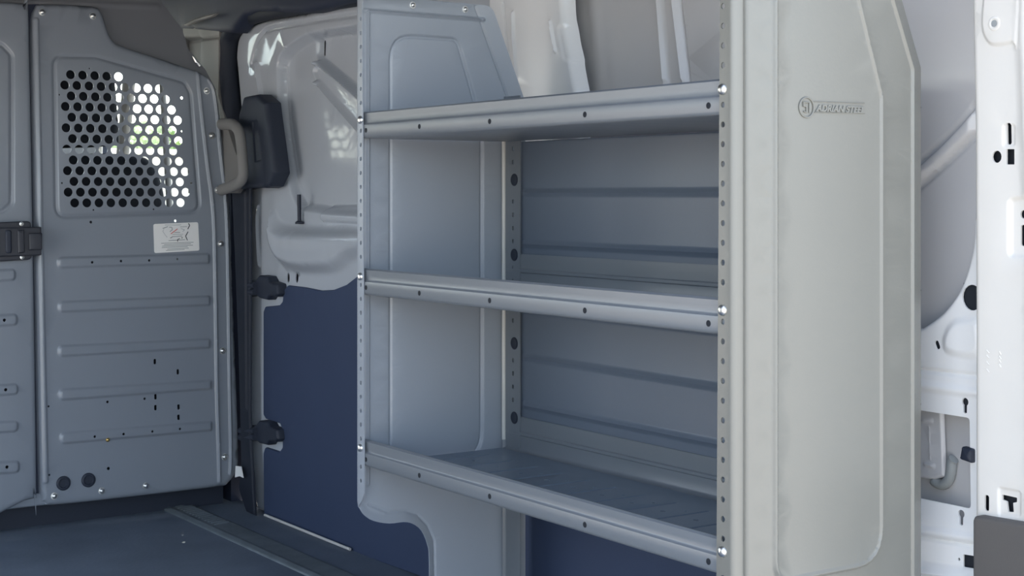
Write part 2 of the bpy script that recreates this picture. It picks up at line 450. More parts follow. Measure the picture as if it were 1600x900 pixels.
# wing panel
wing = [(56, 12), (68, 5), (145, 9), (160, 18), (168, 40), (175, 58), (190, 70), (240, 87), (300, 107), (325, 119), (338, 137), (346, 180), (353, 240), (362, 330), (366, 450), (370, 560), (375, 700), (372, 735), (358, 756),
        (337, 762), (200, 778), (85, 790), (70, 785), (63, 765), (59, 600), (54, 300), (50, 100), (50, 30)]
wout = smoothline([b(*p) for p in wing + wing[:1]], 3)[:-1]
frame = rounded([b(*p) for p in ((84, 88), (150, 89), (288, 128), (297, 145), (312, 331), (88, 339))], [.03, .05, .03, .03, .03, .03], 6)
wf = [('edge', .016, .016), ('ridge', frame, .0085, -.005, True)]
def bead(x0, yt0, yb0, x1, yt1, yb1):
    return rounded([b(x0, yb0), b(x1, yb1), b(x1, yt1), b(x0, yt0)], [.012, .005, .005, .012], 5)
for a in ((91, 403, 418, 326, 397, 411), (92, 472, 487.5, 327, 463, 476.5), (92, 541, 556.5, 327, 530, 543), (93, 609, 625, 329, 595, 607.5), (95, 677, 693, 330, 659, 672)):
    wf.append(('pad', bead(*a), .005, .006))
fold = [b(*p) for p in ((309, 112), (316, 180), (325, 260), (334, 335), (337, 450), (339, 600), (342, 700), (343, 752))]
fold2 = [b(*p) for p in ((326, 124), (336, 150), (345, 240), (354, 330), (357, 450), (359, 600), (361, 700), (360, 740))]
wf += [('ridge', smoothline(fold), .008, .005), ('ridge', smoothline(fold2), .007, .005)]
wf.append(('pad', rounded([b(*p) for p in ((51, 28), (60, 28), (75, 755), (66, 755))], .008, 4), .004, .004))
holes = []
def win(p): return True
zr0, x20 = None, None
P0 = b(101, 132.8); pitch = .0346; rowp = .02995
counts = [5, 9, 9, 10, 10, 10, 10, 10, 10, 11, 10, 11, 10]
for i, n in enumerate(counts):
    xs = P0[0] + (pitch / 2 if i % 2 == 0 else 0) + .0004 * i
    for k in range(n): holes.append(circle((xs + k * pitch, P0[1] - (i - 1) * rowp), .0128, 16))
for p, r in (((142, 347), .0042), ((274, 345), .0042), ((143, 410), .0038), ((188, 408), .0038), ((232, 407), .0038), ((276, 405), .0036), ((168, 628), .0038), ((226, 623), .0038), ((237, 674), .0036), ((280, 670), .0036),
             ((147, 682), .0038), ((192, 678), .0038), ((169.5, 732), .0046), ((76, 635), .003), ((77, 742), .003), ((140, 107), .0025), ((93, 148), .0025), ((97, 286), .0028), ((146, 328), .0026), ((240, 327), .0026), ((284, 205), .0026), ((342 - 58, 153), .0045), ((299, 286), .0036)):
    holes.append(circle(b(*p), r, 8))
for p in ((242, 565), (278, 581), (243, 620), (243, 637), (279, 636), (279, 652)): holes.append(slot(b(*p), .0075, .0155, 3))
wp = sheet('wing_panel', M['part'], bh, wout, planeB(), holes, wf, .0025, .05, 55)
nB = Vector((0, -1, KB)).normalized()
def atB(x, y, off=0., h=0.): u, v = b(x, y, off); return planeB(off)(u, v, h)
for p in ((323, 142), (331, 212), (340, 297), (345, 381), (348, 548), (351, 714), (85, 775), (159, 767), (228, 759), (66, 19), (145, 25)):
    dx = .0; screw(atB(p[0], p[1], 0, -.001), nB, .0088, 'zinc', wp)
screw(atB(167.5, 687, 0, .005), nB, .005, 'brass', wp)['label'] = 'small yellow screw'
for p in ((99, 755), (138, 750)):
    lathe('grommet', atB(*p), nB, [(.020, -.004), (.020, .002), (.017, .0045), (.013, .004), (.0115, .0012), (.0003, .0012)], M['plastic'], wp, 20)['label'] = 'black rubber grommet'
# sticker
st = rounded([b(239.5, 350), b(309.5, 347), b(311.5, 391.5), b(241, 395.5)], .006, 4)
stk = sheet('sticker', M['white'], wp, st, planeB(-.0008), (), (), .0008, .2, flat=True); stk['label'] = 'white warning sticker with map drawing and red slash'
def prints(name, lines, m, par, h=.0012):
    bm = bmesh.new()
    for ln, w in lines:
        q = [Vector(b(*p)) for p in ln]
        for a, c in zip(q[:-1], q[1:]):
            d = (c - a).normalized(); nv = Vector((-d.y, d.x)) * (w / 2)
            vs = [bm.verts.new(planeB(-.0008)(*(r), h)) for r in (a - nv, c - nv, c + nv, a + nv)]
            bm.faces.new(vs)
    return finish(name, bm, m, par, False)
prints('black_print', [([(294, 349), (296, 352), (294.5, 355), (293, 358)], .0024), ([(293.5, 362), (289.5, 369), (292.5, 375.5)], .0022), ([(280.5, 372.5), (277, 374.5), (277.2, 377.5)], .0020), ([(283.3, 371.6), (284.8, 371.5)], .003),
                       ([(265.5, 372), (268, 371), (269, 369.5)], .0016)], M['ink'], stk)
prints('red_print', [([(266.5, 365.5), (277, 357.5)], .0020)], M['red'], stk)
gl = [([(256, 358), (254, 361), (257, 366), (261, 371)], .0008), ([(264, 355), (268, 355), (269, 359), (265, 362)], .0018), ([(254, 357), (262, 354)], .002), ([(257, 351.5), (272, 351.5), (283, 351.2)], .0010), ([(281, 354.5), (292, 354)], .0012),
      ([(282, 357), (288, 359), (285, 362)], .0010), ([(272, 363.5), (281, 363.2)], .0015), ([(269, 366.6), (286, 366)], .0010), ([(269.5, 369.8), (284.5, 368.8)], .0016), ([(263, 376), (289, 374.6)], .0016)]
for k, (xa, xb_) in enumerate(((251.5, 302), (256, 298), (253, 301), (252.5, 293), (261, 294.5), (259, 288))):
    yy = 380.2 + k * 2.25; gl.append(([(xa, yy), (xb_, yy - 1.6)], .0014))
prints('grey_print', gl, M['inkgrey'], stk, .0010)

# sliding centre panel on the left of the wing, with latch
ctr = [b(*p) for p in ((-230, -4), (20, 3), (38, 10), (46, 30), (58, 745), (54, 770), (40, 782), (-230, 816))]
cf = [('edge', .016, .014), ('ridge', rounded([b(*p) for p in ((-180, 66), (2, 70), (17, 86), (17, 318), (4, 330), (-180, 338))], .02, 5), .009, -.005, True)]
ch = []
for (xe, yt, yb_, hole) in ((22, 421, 437, None), (25, 491, 507, (5, 500)), (26, 600, 615, (7, 608.5)), (26, 658, 673, None), (28, 720, 737, (9, 729))):
    cf.append(('pad', rounded([b(-190, yb_ + 16), b(xe, yb_), b(xe, yt), b(-190, yt + 14)], .010, 4), .005, .006))
    if hole: ch.append(circle(b(*hole), .0046, 8))
cp = sheet('centre_panel', M['part'], bh, smoothline(ctr + ctr[:1], 3)[:-1], planeB(-.006), ch, cf, .0025, .07, 55)
# latch: back plate, body, tongue, slots, screws
def lpoly(name, pts, off, h, m, par, r=.006, e=.004):
    return sheet(name, M[m], par, rounded([b(*p) for p in pts], r, 4), planeB(off), (), [('edge', e, e)], h, .04, 55)
la = lpoly('latch', ((-60, 349), (44, 345), (45, 405), (-60, 411)), -.030, .020, 'latchp', cp, .012); la['label'] = 'black plastic slide latch'
lpoly('latch_body', ((-50, 356), (58, 354), (58, 398), (-50, 402)), -.042, .03, 'latchp', la, .003)
lpoly('latch_grip', ((1, 358.5), (11, 358.5), (11.5, 395), (1.5, 395.5)), -.046, .01, 'plastic', la, .012)
lpoly('latch_grip', ((19, 358.5), (30, 358.5), (31, 394), (20, 395)), -.050, .01, 'latchp', la, .003)
lpoly('latch_tongue', ((37, 363.5), (58.5, 363), (58.5, 389.5), (37.5, 390.5)), -.047, .01, 'latchp', la, .004)
for p in ((33.5, 349.8), (34.5, 402)): screw(atB(p[0], p[1], -.03, 0), nB, .005, 'zinc', la)
# dark channel between the panels, bottom rail, upper fixed panel
sheet('centre_channel', M['headliner'], bh, [b(*p) for p in ((25, -10), (64, -10), (82, 786), (40, 790))], planeB(.018), (), (), .002, .1)
sheet('bottom_rail', M['part'], bh, [b(*p) for p in ((-230, 800), (80, 770), (85, 789.5), (-230, 826))], planeB(.012), (), [('edge', .008, .008)], .012, .08)
up = [(-230, -70), (205, -70), (255, 0), (288, 44), (293, 58), (297, 74), (305, 84), (325, 108), (342, 140), (345, 200), (-230, 200)]
wb = [(90, 80), (150, 80), (300, 120), (318, 345), (90, 350)]
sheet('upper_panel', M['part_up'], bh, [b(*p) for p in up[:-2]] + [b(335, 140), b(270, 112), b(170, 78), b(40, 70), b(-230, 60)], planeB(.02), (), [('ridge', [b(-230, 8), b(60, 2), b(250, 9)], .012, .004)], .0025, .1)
zc = sheet('corner_clip', M['zinc'], bh, rounded([b(*p) for p in ((298, 86), (302, 90), (313, 103), (310, 105), (303, 98))], .003, 3), planeB(-.012), (), [('edge', .002, .003)], .004, .05)

# ================================================================== SLIDING DOOR (closed, on the wall beyond the shelves)
XD = 1.88
d = lambda x, y: onX(x, y, XD)
YD1, ZC = 2.78, 1.58
door = [(368, 90), (371, 62), (382, 45), (410, 33), (445, 26), (480, 20)]
dout = smoothline([d(*p) for p in door], 3) + [(YD1, d(480, 20)[1] - .0), (YD1, .003), (d(399, 806)[0], .003), (d(388, 700)[0], d(388, 700)[1]), d(387, 300), d(378, 200)]
rec = smoothline([d(*p) for p in ((434, 105), (440, 85), (478, 58), (520, 50), (560, 44), (700, 25), (700, 338), (560, 332), (520, 330), (490, 326), (470, 322), (456, 300), (446, 250), (437, 180), (434, 105))], 3)[:-1]
tri = rounded([d(*p) for p in ((478, 56), (600, 38), (600, 198), (478, 88))], .02, 5)
low = smoothline([d(*p) for p in ((428, 335), (440, 356), (470, 362), (560, 362), (660, 362), (660, 380), (560, 396), (540, 412), (515, 419), (465, 417), (442, 405), (430, 375), (428, 335))], 3)[:-1]
df = [('edge', .012, .014), ('pad', rec, .012, -.032), ('pad', tri, .006, -.022), ('ridge', smoothline([d(*p) for p in ((434, 103), (437, 180), (446, 250), (456, 300), (470, 323))]), .008, -.010), ('ridge', [d(524, 50), d(480, 57), d(479, 84)], .008, -.008),
      ('ridge', [d(482, 98), d(520, 128), d(620, 215)], .012, .016), ('ridge', [d(484, 130), d(520, 172), d(620, 285)], .014, .016), ('ridge', smoothline([d(484, 130), d(477, 112), d(482, 98)]), .010, .010),
      ('pad', low, .022, .034), ('ridge', smoothline([d(*p) for p in ((392, 100), (398, 75), (408, 55), (430, 43), (560, 22))]), .010, -.008),
      ('ridge', smoothline([d(*p) for p in ((402, 100), (410, 150), (420, 220), (425, 260))]), .009, .012),
      ('ridge', smoothline([d(405, 322), d(403, 350), d(406, 415)]), .008, .008),
      ('pad', rounded([d(505, 323), d(620, 320), d(620, 352), d(505, 345)], .01, 4), .006, .012), ('ridge', [d(439, 48), d(446, 73)], .006, .006)]
dh = [circle(d(450.5, 434), .0085, 10, .014), circle(d(464, 434), .0085, 10, .014)]
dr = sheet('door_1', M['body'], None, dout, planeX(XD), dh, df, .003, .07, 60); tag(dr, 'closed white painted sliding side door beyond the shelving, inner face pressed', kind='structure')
# black lower board
BX = XD - .008
e = lambda x, y: onX(x, y, BX)
bt = [(412, 805), (411, 708), (414, 699), (436, 706), (441, 699), (441, 672), (437, 662), (415, 655), (411, 648), (411, 487), (414, 479), (436, 477), (441, 471), (443, 453), (449, 446), (475, 449), (500, 454), (520, 453), (540, 445), (562, 428)]
bo = [e(*p) for p in bt] + [(3.0, e(562, 428)[1]), (2.78, e(562, 428)[1]), (2.78, .012), (e(547, 862)[0], e(547, 862)[1]), (e(480, 834)[0], e(480, 834)[1])]
sheet('door_board', M['board'], dr, rounded(bo, .006, 3), planeX(BX), (), [('edge', .004, .004)], .006, .12)['label'] = 'black lower door board, blue haze in its colour'
# lock rod
p = d(474, 350); q = d(473.5, 304)
tube('lock_rod', [(XD - .012, p[0], p[1] + .005), (XD - .012, q[0], q[1])], .0055, M['plastic'], dr, 10)['label'] = 'black lock rod'
lathe('lock_rod_base', (XD - .012, p[0], p[1]), (0, 0, 1), [(.012, 0), (.012, .005), (.006, .009), (.0003, .009)], M['plastic'], dr)
# latch brackets
def bracket(y0):
    k = lambda x, y: onX(x, y + y0, XD - .03)
    bm = bmesh.new()
    o = sheet('door_bracket', M['plastic'], dr, rounded([k(*p) for p in ((384, -14), (398, -15), (404, -22), (417, -20), (421, -12), (432, -8), (434, 8), (430, 12), (420, 11), (416, 17), (404, 14), (398, 9), (384, 12))], .006, 3), planeX(XD - .03), (), [('edge', .008, .008)], .03, .03)
    for yy in (-6, 4):
        a1, a2 = k(376, yy), k(402, yy)
        tube('bracket_arm', [(XD - .03, a1[0], a1[1]), (XD - .035, a2[0], a2[1])], .010, M['plastic'], o, 10)
bracket(452); bracket(679)

# ================================================================== RIGHT WALL
def W(X): return lambda x, y: onX(x, y, X)
XW = 1.905
w = W(XW)
hi_ = ZC
wall_out = [(1.42, -.02), (2.86, -.02), (2.86, hi_), (1.42, hi_)]
wr_f = [('ridge', [w(1014, -225), w(1043, 140)], .012, .012), ('ridge', [w(1030, -225), w(1074, 140)], .012, .014), ('ridge', [w(1037, -225), w(1080, 140)], .004, -.006), ('ridge', [w(925, -10), w(938, 140)], .03, .004),
        ('ridge', smoothline([w(1430, 262), w(1470, 225), w(1505, 190), w(1524, 165)]), .009, -.008), ('ridge', smoothline([w(1430, 296), w(1470, 262), w(1524, 212)]), .010, -.009), ('pad', [w(1430, 266), w(1470, 229), w(1524, 168), w(1524, 212), w(1470, 262), w(1430, 292)], .01, .01)]
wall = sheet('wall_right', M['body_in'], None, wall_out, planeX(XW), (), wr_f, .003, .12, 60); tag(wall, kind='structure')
# pillar between door and quarter panel
XP = 1.835
v = W(XP)
pil = smoothline([v(*p) for p in ((874, -190), (877, -100), (879, 0), (881, 30), (885, 62), (889, 80), (893, 98), (897, 120), (901, 140))], 3)
pil += [(pil[-1][0] - .004, .95), (pil[-1][0], .03), (2.80, .03), (2.80, pil[0][1])]
pf = [('edge', .03, .014), ('ridge', [v(802, 20), v(803, 60), v(808, 120)], .006, .006), ('pad', rounded([v(870, 40), v(888, 40), v(900, 100), v(880, 92)], .01, 3), .006, -.003), ('ridge', [v(860, 34), v(868, 80)], .006, .006), ('ridge', [v(786, 6), v(792, 70), v(800, 120)], .006, -.006)]
tp = sheet('trim_2', M['pillarw'], None, pil, planeX(XP), (), pf, .003, .06, 60); tag(tp, kind='structure')
# lower inner body wall behind the shelving and by the rear pillar, with cut-outs
XI = 1.865
g = W(XI)
inn = smoothline([g(*p) for p in ((1521, 330), (1518, 385), (1510, 420), (1500, 448), (1487, 470), (1470, 490), (1452, 504), (1436, 514))], 3)
inn += [(2.2, inn[-1][1]), (2.2, .03), (1.40, .03), (1.40, inn[0][1])]
ih = [circle(g(1519, 465), .0185, 18, .0195), slot(g(1464.5, 539), .0085, .014, 3)]
ih[1] = [tuple(Matrix.Rotation(R(-25), 2) @ (Vector(p) - Vector(g(1464.5, 539))) + Vector(g(1464.5, 539))) for p in ih[1]]
ih.append(rounded([g(1380, 632), g(1515, 653), g(1517, 795), g(1380, 767)], .006, 3))
def keyhole(c, r=.0062, L=.018):
    c = g(*c); out = []
    for k in range(11):
        a = R(-55 + 29 * k); out.append((c[0] + r * math.cos(a), c[1] + r * math.sin(a)))
    return out + [(c[0] - .0032, c[1] - L + .002), (c[0], c[1] - L), (c[0] + .0032, c[1] - L + .002)]
ih += [keyhole((1508, 628)), keyhole((1502, 803))]
ih += [rounded([g(1505, 866), g(1530, 870), g(1530, 890), g(1505, 886)], .001, 2), circle(g(1498.5, 874), .0026, 8), circle(g(1436.5, 631), .0036, 8), circle(g(1436, 792), .0036, 8)]
inf = [('edge', .01, .008), ('pad', smoothline([g(*p) for p in ((1530, 500), (1495, 503), (1480, 520), (1477, 538), (1485, 550), (1530, 553))] + [g(1530, 500)], 3)[:-1], .008, .006), ('ridge', [g(1380, 572), g(1530, 588)], .006, -.005), ('ridge', [g(1380, 595), g(1530, 614)], .010, .005), ('ridge', [g(1380, 820), g(1530, 843)], .010, .006), ('ridge', [g(1380, 830), g(1530, 854)], .005, -.006), ('ridge', [g(1380, 884), g(1530, 905)], .016, .012)]
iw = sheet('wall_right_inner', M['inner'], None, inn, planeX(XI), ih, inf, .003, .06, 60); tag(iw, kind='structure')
for q, wd_, ht_ in (((1519, 465), .021, .021), ((1464.5, 539), .012, .014), ((1508, 633), .010, .0145), ((1518, 878), .02, .02), ((1436.5, 631), .008, .008), ((1436, 792), .008, .008)):
    cc = g(*q); box('hole_shade_plate', (XI + .006, cc[0] - wd_, cc[1] - ht_), (XI + .009, cc[0] + wd_, cc[1] + ht_), M['dark'], iw, 0)  # dark plates added behind the holes, painting the shade inside
# welded bracket behind the cut-out, seam sealer and foam block
k = W(1.893)
br = sheet('body_bracket', M['body_in'], None, rounded([k(1400, 630), k(1474, 640), k(1478, 745), k(1460, 749), k(1400, 742)], .004, 3), planeX(1.888), (), [('edge', .004, .005), ('ridge', [k(1455, 667), k(1457, 718)], .002, .0012), ('ridge', [k(1446, 656), k(1458, 657)], .006, .003), ('ridge', [k(1450, 725), k(1461, 727)], .006, .004)], .003, .04)
tag(br, 'small grey welded metal plate inside the body cut-out below the rear wall', 'bracket')
k2 = lambda x, y, o=0.: Vector((1.897 - o, *onX(x, y, 1.897)))
sp = smoothline([k2(1491, 716), k2(1487, 722), k2(1486, 735), k2(1483, 748), k2(1474, 757), k2(1462, 753), k2(1458, 749)], 4)
sm = tube('sealant_bead', sp, [.0028] + [.0085] * (len(sp) - 4) + [.008, .007, .005], M['seam'], None, 10)
tag(sm, 'curved grey bead of seam sealant inside the body cut-out', 'sealant')
fb = sheet('foam_block', M['plastic'], None, rounded([onX(x, y, 1.861) for x, y in ((1505, 697), (1521, 702), (1521, 724), (1501, 717))], .003, 3), planeX(1.8555), (), [('edge', .004, .004)], .007, .02)
tag(fb, 'small black foam block at the edge of the body cut-out', 'foam block')
# dark sheet behind the body holes, shade put into its colour
box('wall_right_shade_sheet', (1.935, 1.1, -.02), (1.95, 4.34, ZC), M['dark'], None, 0)['kind'] = 'structure'
# lower black lining behind the shelving
sheet('wall_right_lining', M['board'], None, [(1.75, .012), (2.76, .012), (2.76, .93), (1.75, .93)], planeX(1.80), (), [('edge', .004, .004)], .006, .2)['kind'] = 'structure'

# rear pillar
XR = 1.80
r_ = W(XR)
ro = [r_(1519, -90)] + [r_(1510 + 0, -60)] if False else [r_(1515, -120), r_(1515, 0), r_(1519, 200), r_(1520, 500), (r_(1520, 700)[0], -.02), (1.235, -.02), (1.235, r_(1515, -120)[1])]
rh = [circle(r_(1557.5, 245), .0082, 16, .0088), rounded([r_(1572.5, 233), r_(1585, 233), r_(1585, 257), r_(1572.5, 257)], .0008, 2), slot(r_(1575.5, 209), .0078, .031, 4),
      circle(r_(1595, 335), .0052, 12, .0062), slot(r_(1594.5, 368), .0078, .030, 4), slot(r_(1542, 786), .0078, .023, 4), circle(r_(1557, 37), .0055, 12, .0062),
      rounded([r_(*p) for p in ((1564, 773), (1587, 778), (1587, 785), (1581, 786), (1582, 801), (1573, 800), (1571, 784), (1564, 781))], .0012, 2)]
rf = [('edge', .014, .012), ('pad', rounded([r_(1576, 312), r_(1625, 306), r_(1625, 402), r_(1576, 400)], .008, 4), .004, -.006), ('pad', rounded([r_(1567, 195), r_(1585, 195), r_(1585, 227), r_(1567, 229)], .004, 3), .003, -.0025),
      ('pad', smoothline([r_(*p) for p in ((1545, -80), (1538, 0), (1536, 40), (1543, 62), (1556, 70), (1582, 66), (1590, 60), (1592, -80), (1545, -80))], 3)[:-1], .004, .004), ('pad', rounded([r_(1560, 762), r_(1594, 768), r_(1594, 806), r_(1560, 806)], .004, 3), .003, -.003),
      ('ridge', [r_(1604, -60), r_(1602, 60), r_(1616, 420), r_(1619, 900)], .018, .007)]
rp = sheet('wall_rear', M['bodyw'], None, ro, planeX(XR), rh, rf, .003, .05, 60); tag(rp, kind='structure')
def code():
    bm = bmesh.new()
    for px, ys_, wd_ in ((1543.5, (547, 555, 565, 577), 4), (1562.5, (549, 556, 562, 569), 2.5)):
        for yy in ys_:
            a0, a1 = r_(px - wd_ / 2, yy), r_(px + wd_ / 2, yy + 5)
            vs, fs = tube_mesh([(XR + .0003, a0[0], a0[1]), (XR + .0003, a1[0], a1[1])], .0012, 6); me_ = mesh('t', vs, fs); bm.from_mesh(me_); bpy.data.meshes.remove(me_)
    finish('stamped_code', bm, M['bodyw'], rp)
code()
ring = lathe('mount_ring', (XR - .0035, *r_(1556.5, 37)), (-1, 0, 0), [(.0105, 0), (.0105, .001), (.008, .0022), (.0062, .0015), (.0060, .0008)], M['bodyw'], rp, 20)
lathe('mount_hole_shade', (XR - .0035, *r_(1556.5, 37)), (-1, 0, 0), [(.0050, 0), (.0050, .0013), (.0003, .0013)], M['inkgrey'], ring, 16)  # grey disc painting the shade inside the ring's hole
box('wall_rear_shade_sheet', (XR + .014, 1.25, -.02), (XR + .020, 1.452, ZC), M['dark'], None, 0)['kind'] = 'structure'  # dark sheet added so the pillar holes look shaded
cv = sheet('access_cover', M['cover'], None, rounded([r_(1531, 803), r_(1680, 828), r_(1680, 1050), r_(1531, 1010)], [.010, .004, .004, .008], 5), planeX(XR - .018), (), [('edge', .005, .006)], .017, .05)
tag(cv, 'dark grey plastic cover plate on the white rear pillar', 'cover')

# ================================================================== SEALS, HEADER, CAB PILLAR
sx = 1.862
s3 = lambda x, y: Vector((sx, *onX(x, y, sx)))
seal = smoothline([s3(*p) for p in ((378, 260), (370, 220), (362, 165), (357, 110), (358, 65), (370, 42), (395, 26), (450, 14), (520, 3), (600, -10))], 4)
o = tube('trim_1', seal, .022, M['rubber'], None, 12, (1, 1.35), Vector((1, 0, 0))); tag(o, kind='structure')
# dark door-opening pillar below the handle
lo = [onX(x, y, 1.838) for x, y in ((360, 270), (390, 284), (389, 640), (391, 700), (397, 806), (384, 800), (372, 764), (376, 720), (372, 560), (366, 400))]
o = sheet('trim_3', M['rubber'], None, lo, planeX(1.838), (), [('edge', .006, .006), ('ridge', [onX(384, 300, 1.838), onX(386, 640, 1.838)], 0.006, .006)], .003, .06); tag(o, kind='structure'); trim3 = o
# painted strip of the opening between seal and door top
o = sheet('trim_4', M['body_in'], None, [onX(x, y, 1.872) for x, y in ((346, 90), (368, 30), (395, 16), (470, 14), (610, -16), (610, -90), (346, -90))], planeX(1.893), (), (), .003, .1); tag(o, kind='structure')
hd = [onX(x, y, 1.80) for x, y in ((150, -110), (830, -110), (830, -60), (612, -14), (520, 5), (468, 18), (388, 18), (370, 26), (352, 50), (330, 50), (292, 46), (150, 40))]
o = sheet('trim_5', M['headliner'], None, hd, planeX(1.82), (), [('edge', .02, .02)], .03, .1); tag(o, kind='structure')
lens = sheet('header_strip', M['trimgrey'], None, rounded([onX(x, y, 1.79) for x, y in ((284, 39), (300, 30), (320, 24), (338, 20), (330, 26), (310, 32), (290, 40))], .004, 3), planeX(1.79), (), [('edge', .004, .005)], .008, .05)
tag(lens, 'slim pale strip on the dark cab header above the grey pillar trim', 'strip')
# warm grey cab pillar trim beyond the partition
XC = 1.83
c_ = W(XC)
o = sheet('trim_6', M['trimgrey'], None, [c_(*p) for p in ((285, 26), (343, 30), (341, 150), (362, 220), (384, 285), (372, 302), (285, 302))], planeX(XC), (), [('ridge', [c_(285, 64), c_(343, 58)], .008, -.006), ('pad', [c_(280, 60), c_(312, 60), c_(309, 320), c_(280, 320)], .012, -.02)], .02, .08); tag(o, kind='structure')
sheet('clip', M['white'], trim3, [onX(x, y, 1.822) for x, y in ((368, 728), (376, 729), (379.5, 746.5), (374, 744), (367, 746))], planeX(1.822), (), (), .003, .05)['label'] = 'small white plate added for the lit gap by the partition'  # added white plate: lit cab step behind the gap, put into colour

# belt cover and grab handle
cvx = 1.82
o = sheet('pillar_cover', M['plastic'], None, rounded([onX(x, y, cvx) for x, y in ((372, 178), (379, 151), (400, 147), (415, 160), (418, 185), (426, 245), (429, 270), (419, 291), (412, 294), (390, 293), (372, 296), (368, 230))], .006, 3), planeX(cvx), (), [('edge', .012, .014), ('pad', rounded([onX(x, y, cvx) for x, y in ((394, 190), (402, 188), (408, 250), (398, 253))], .004, 3), .004, -.004)], .035, .04)
tag(o, 'black plastic cover on the door pillar behind the grey grab handle', 'cover')
hx = 1.79
h3 = lambda x, y, o=0.: Vector((hx - o, *onX(x, y, hx)))
hp = smoothline([h3(346, 194), h3(356, 194, .004), h3(368, 195, .008), h3(378, 204, .01), h3(382, 225, .01), h3(384, 250, .01), h3(385, 272, .01), h3(380, 284, .01), h3(368, 290, .008), h3(356, 294, .004), h3(346, 297)], 4)
gh = tube('grab_rail', hp, .0165, M['trimgrey'], None, 14, (1, .9), Vector((1, 0, 0)))
tag(gh, 'light grey plastic grab handle beside the partition edge', 'handle')

# ================================================================== SHELL
def struct(name, lo, hi, m, bev=0): return tag(box(name, lo, hi, M[m], None, bev), kind='structure')
XL = -.22  # left wall set further out to widen the rear opening for light
struct('floor', (XL, 1.2, -.03), (1.90, 5.9, 0), 'floor')
tag(sheet('wall_left', M['body_in'], None, [(1.45, -.03), (5.9, -.03), (5.9, ZC), (1.45, ZC)], lambda u, v_, h: Vector((XL - h, u, v_)),
          [rounded([(2.9, .03), (4.02, .03), (4.02, 1.36), (2.9, 1.36)], .06, 5), rounded([(4.40, .80), (5.16, .80), (5.08, 1.10), (4.97, 1.37), (4.40, 1.37)], .03, 4)], (), .05, .3), kind='structure')  # unseen side opening added and rear end cut back to admit light
struct('ceiling', (XL - .05, 1.45, ZC), (1.95, 5.9, ZC + .03), 'headliner')  # rear edge cut back to let more skylight in
# door step trim and sill
def treads():
    out = [(2.86, 1.655), (4.6, 1.655), (4.6, 1.75), (2.86, 1.75)]
    fe = [('edge', .004, .012), ('ridge', [(2.9, 1.672), (4.55, 1.672)], .010, .002)]
    for i in range(26):
        y = 3.95 + .022 * i; fe.append(('ridge', [(y, 1.69), (y + .01, 1.735)], .004, .003))
    o = sheet('trim_7', M['sill'], None, out, lambda u, v_, h: Vector((v_, u, .006 + h)), (), fe, .005, .08); tag(o, kind='structure')
treads()
struct('trim_14', (1.15, 4.24, 0), (1.84, 5.2, .083), 'plastic')
sl0, sl1 = onX(414, 808, 1.862), onX(547, 862, 1.862)
tube('trim_10', [(1.862, sl0[0], sl0[1] + .006), (1.862, sl1[0], sl1[1] + .006)], .004, M['bodyw'], None, 8); tag(bpy.data.objects['trim_10'], kind='structure')

# ---- cab beyond the partition
cabdoor = [(4.25, .0), (5.9, .0), (5.9, ZC), (4.25, ZC)]
whole = rounded([(4.36, .80), (5.50, .80), (5.44, 1.10), (5.36, 1.42), (4.36, 1.42)], .03, 4)
tag(sheet('door_2', M['headliner'], None, cabdoor, planeX(1.87), [whole], (), .04, .2), kind='structure')
tag(sheet('window_1', M['glass'], None, [(4.35, .79), (5.51, .79), (5.45, 1.10), (5.37, 1.43), (4.35, 1.43)], planeX(1.89), (), (), .003, .4, flat=True), kind='structure')
p0 = onX(253, 125, 1.865); p1 = onX(269, 330, 1.865)
tube('window_post', [(1.862, p0[0], p0[1] + .06), (1.862, p1[0], p1[1] - .08)], .011, M['trimgrey'], None, 8); bpy.data.objects['window_post'].name = 'trim_11'; tag(bpy.data.objects['trim_11'], kind='structure')
p0 = onX(204, 122, 1.80); p1 = onX(188, 238, 1.80)
tube('trim_12', [(1.80, p0[0], p0[1] + .05), (1.80, p1[0], p1[1] - .1)], .022, M['trimgrey'], None, 10); tag(bpy.data.objects['trim_12'], kind='structure')
struct('wall_front', (XL, 5.86, -.03), (1.87, 5.9, .72), 'headliner')
tag(sheet('window_2', M['glass'], None, [(XL, .72), (1.87, .72), (1.87, ZC), (XL, ZC)], planeY(5.88), (), (), .004, .5, flat=True), kind='structure')
db = finish('dashboard', box_bm(bmesh.new(), (XL + .04, 5.25, 0), (1.82, 5.84, .73), .08, 4), M['headliner'])
tag(db, 'black dashboard at the front of the cab', 'dashboard')
# passenger seat
se = empty('passenger_seat', (1.27, 4.9, 0), 'black cloth cab seat seen through the perforated window', 'seat')
Ys = 4.62
bk = [onY(*p, Ys) for p in ((-60, 250), (92, 241), (185, 240), (225, 244), (244, 256), (256, 282), (263, 320), (268, 420), (268, 700), (-60, 720))]
sheet('backrest', M['seat'], se, smoothline(bk[:8], 3) + bk[8:], planeY(Ys), (), [('edge', .03, .04)], .10, .08)
hr = [onY(*p, Ys + .02) for p in ((60, 95), (100, 88), (170, 92), (182, 110), (189, 180), (191, 215), (182, 227), (120, 230), (75, 231), (62, 215))]
sheet('headrest', M['seat'], se, smoothline(hr + hr[:1], 3)[:-1], planeY(Ys + .02), (), [('edge', .03, .04)], .09, .06)
for px in (95, 158):
    a = onY(px, 226, Ys + .06); tube('headrest_post', [(a[0], Ys + .065, a[1] + .01), (a[0], Ys + .065, a[1] - .05)], .006, M['zinc'], se, 8)
finish('seat_cushion', box_bm(bmesh.new(), (onY(0, 300, Ys)[0] - .06, Ys + .11, .0), (onY(266, 300, Ys)[0], Ys + .58, .42), .05, 3), M['seat'], se)

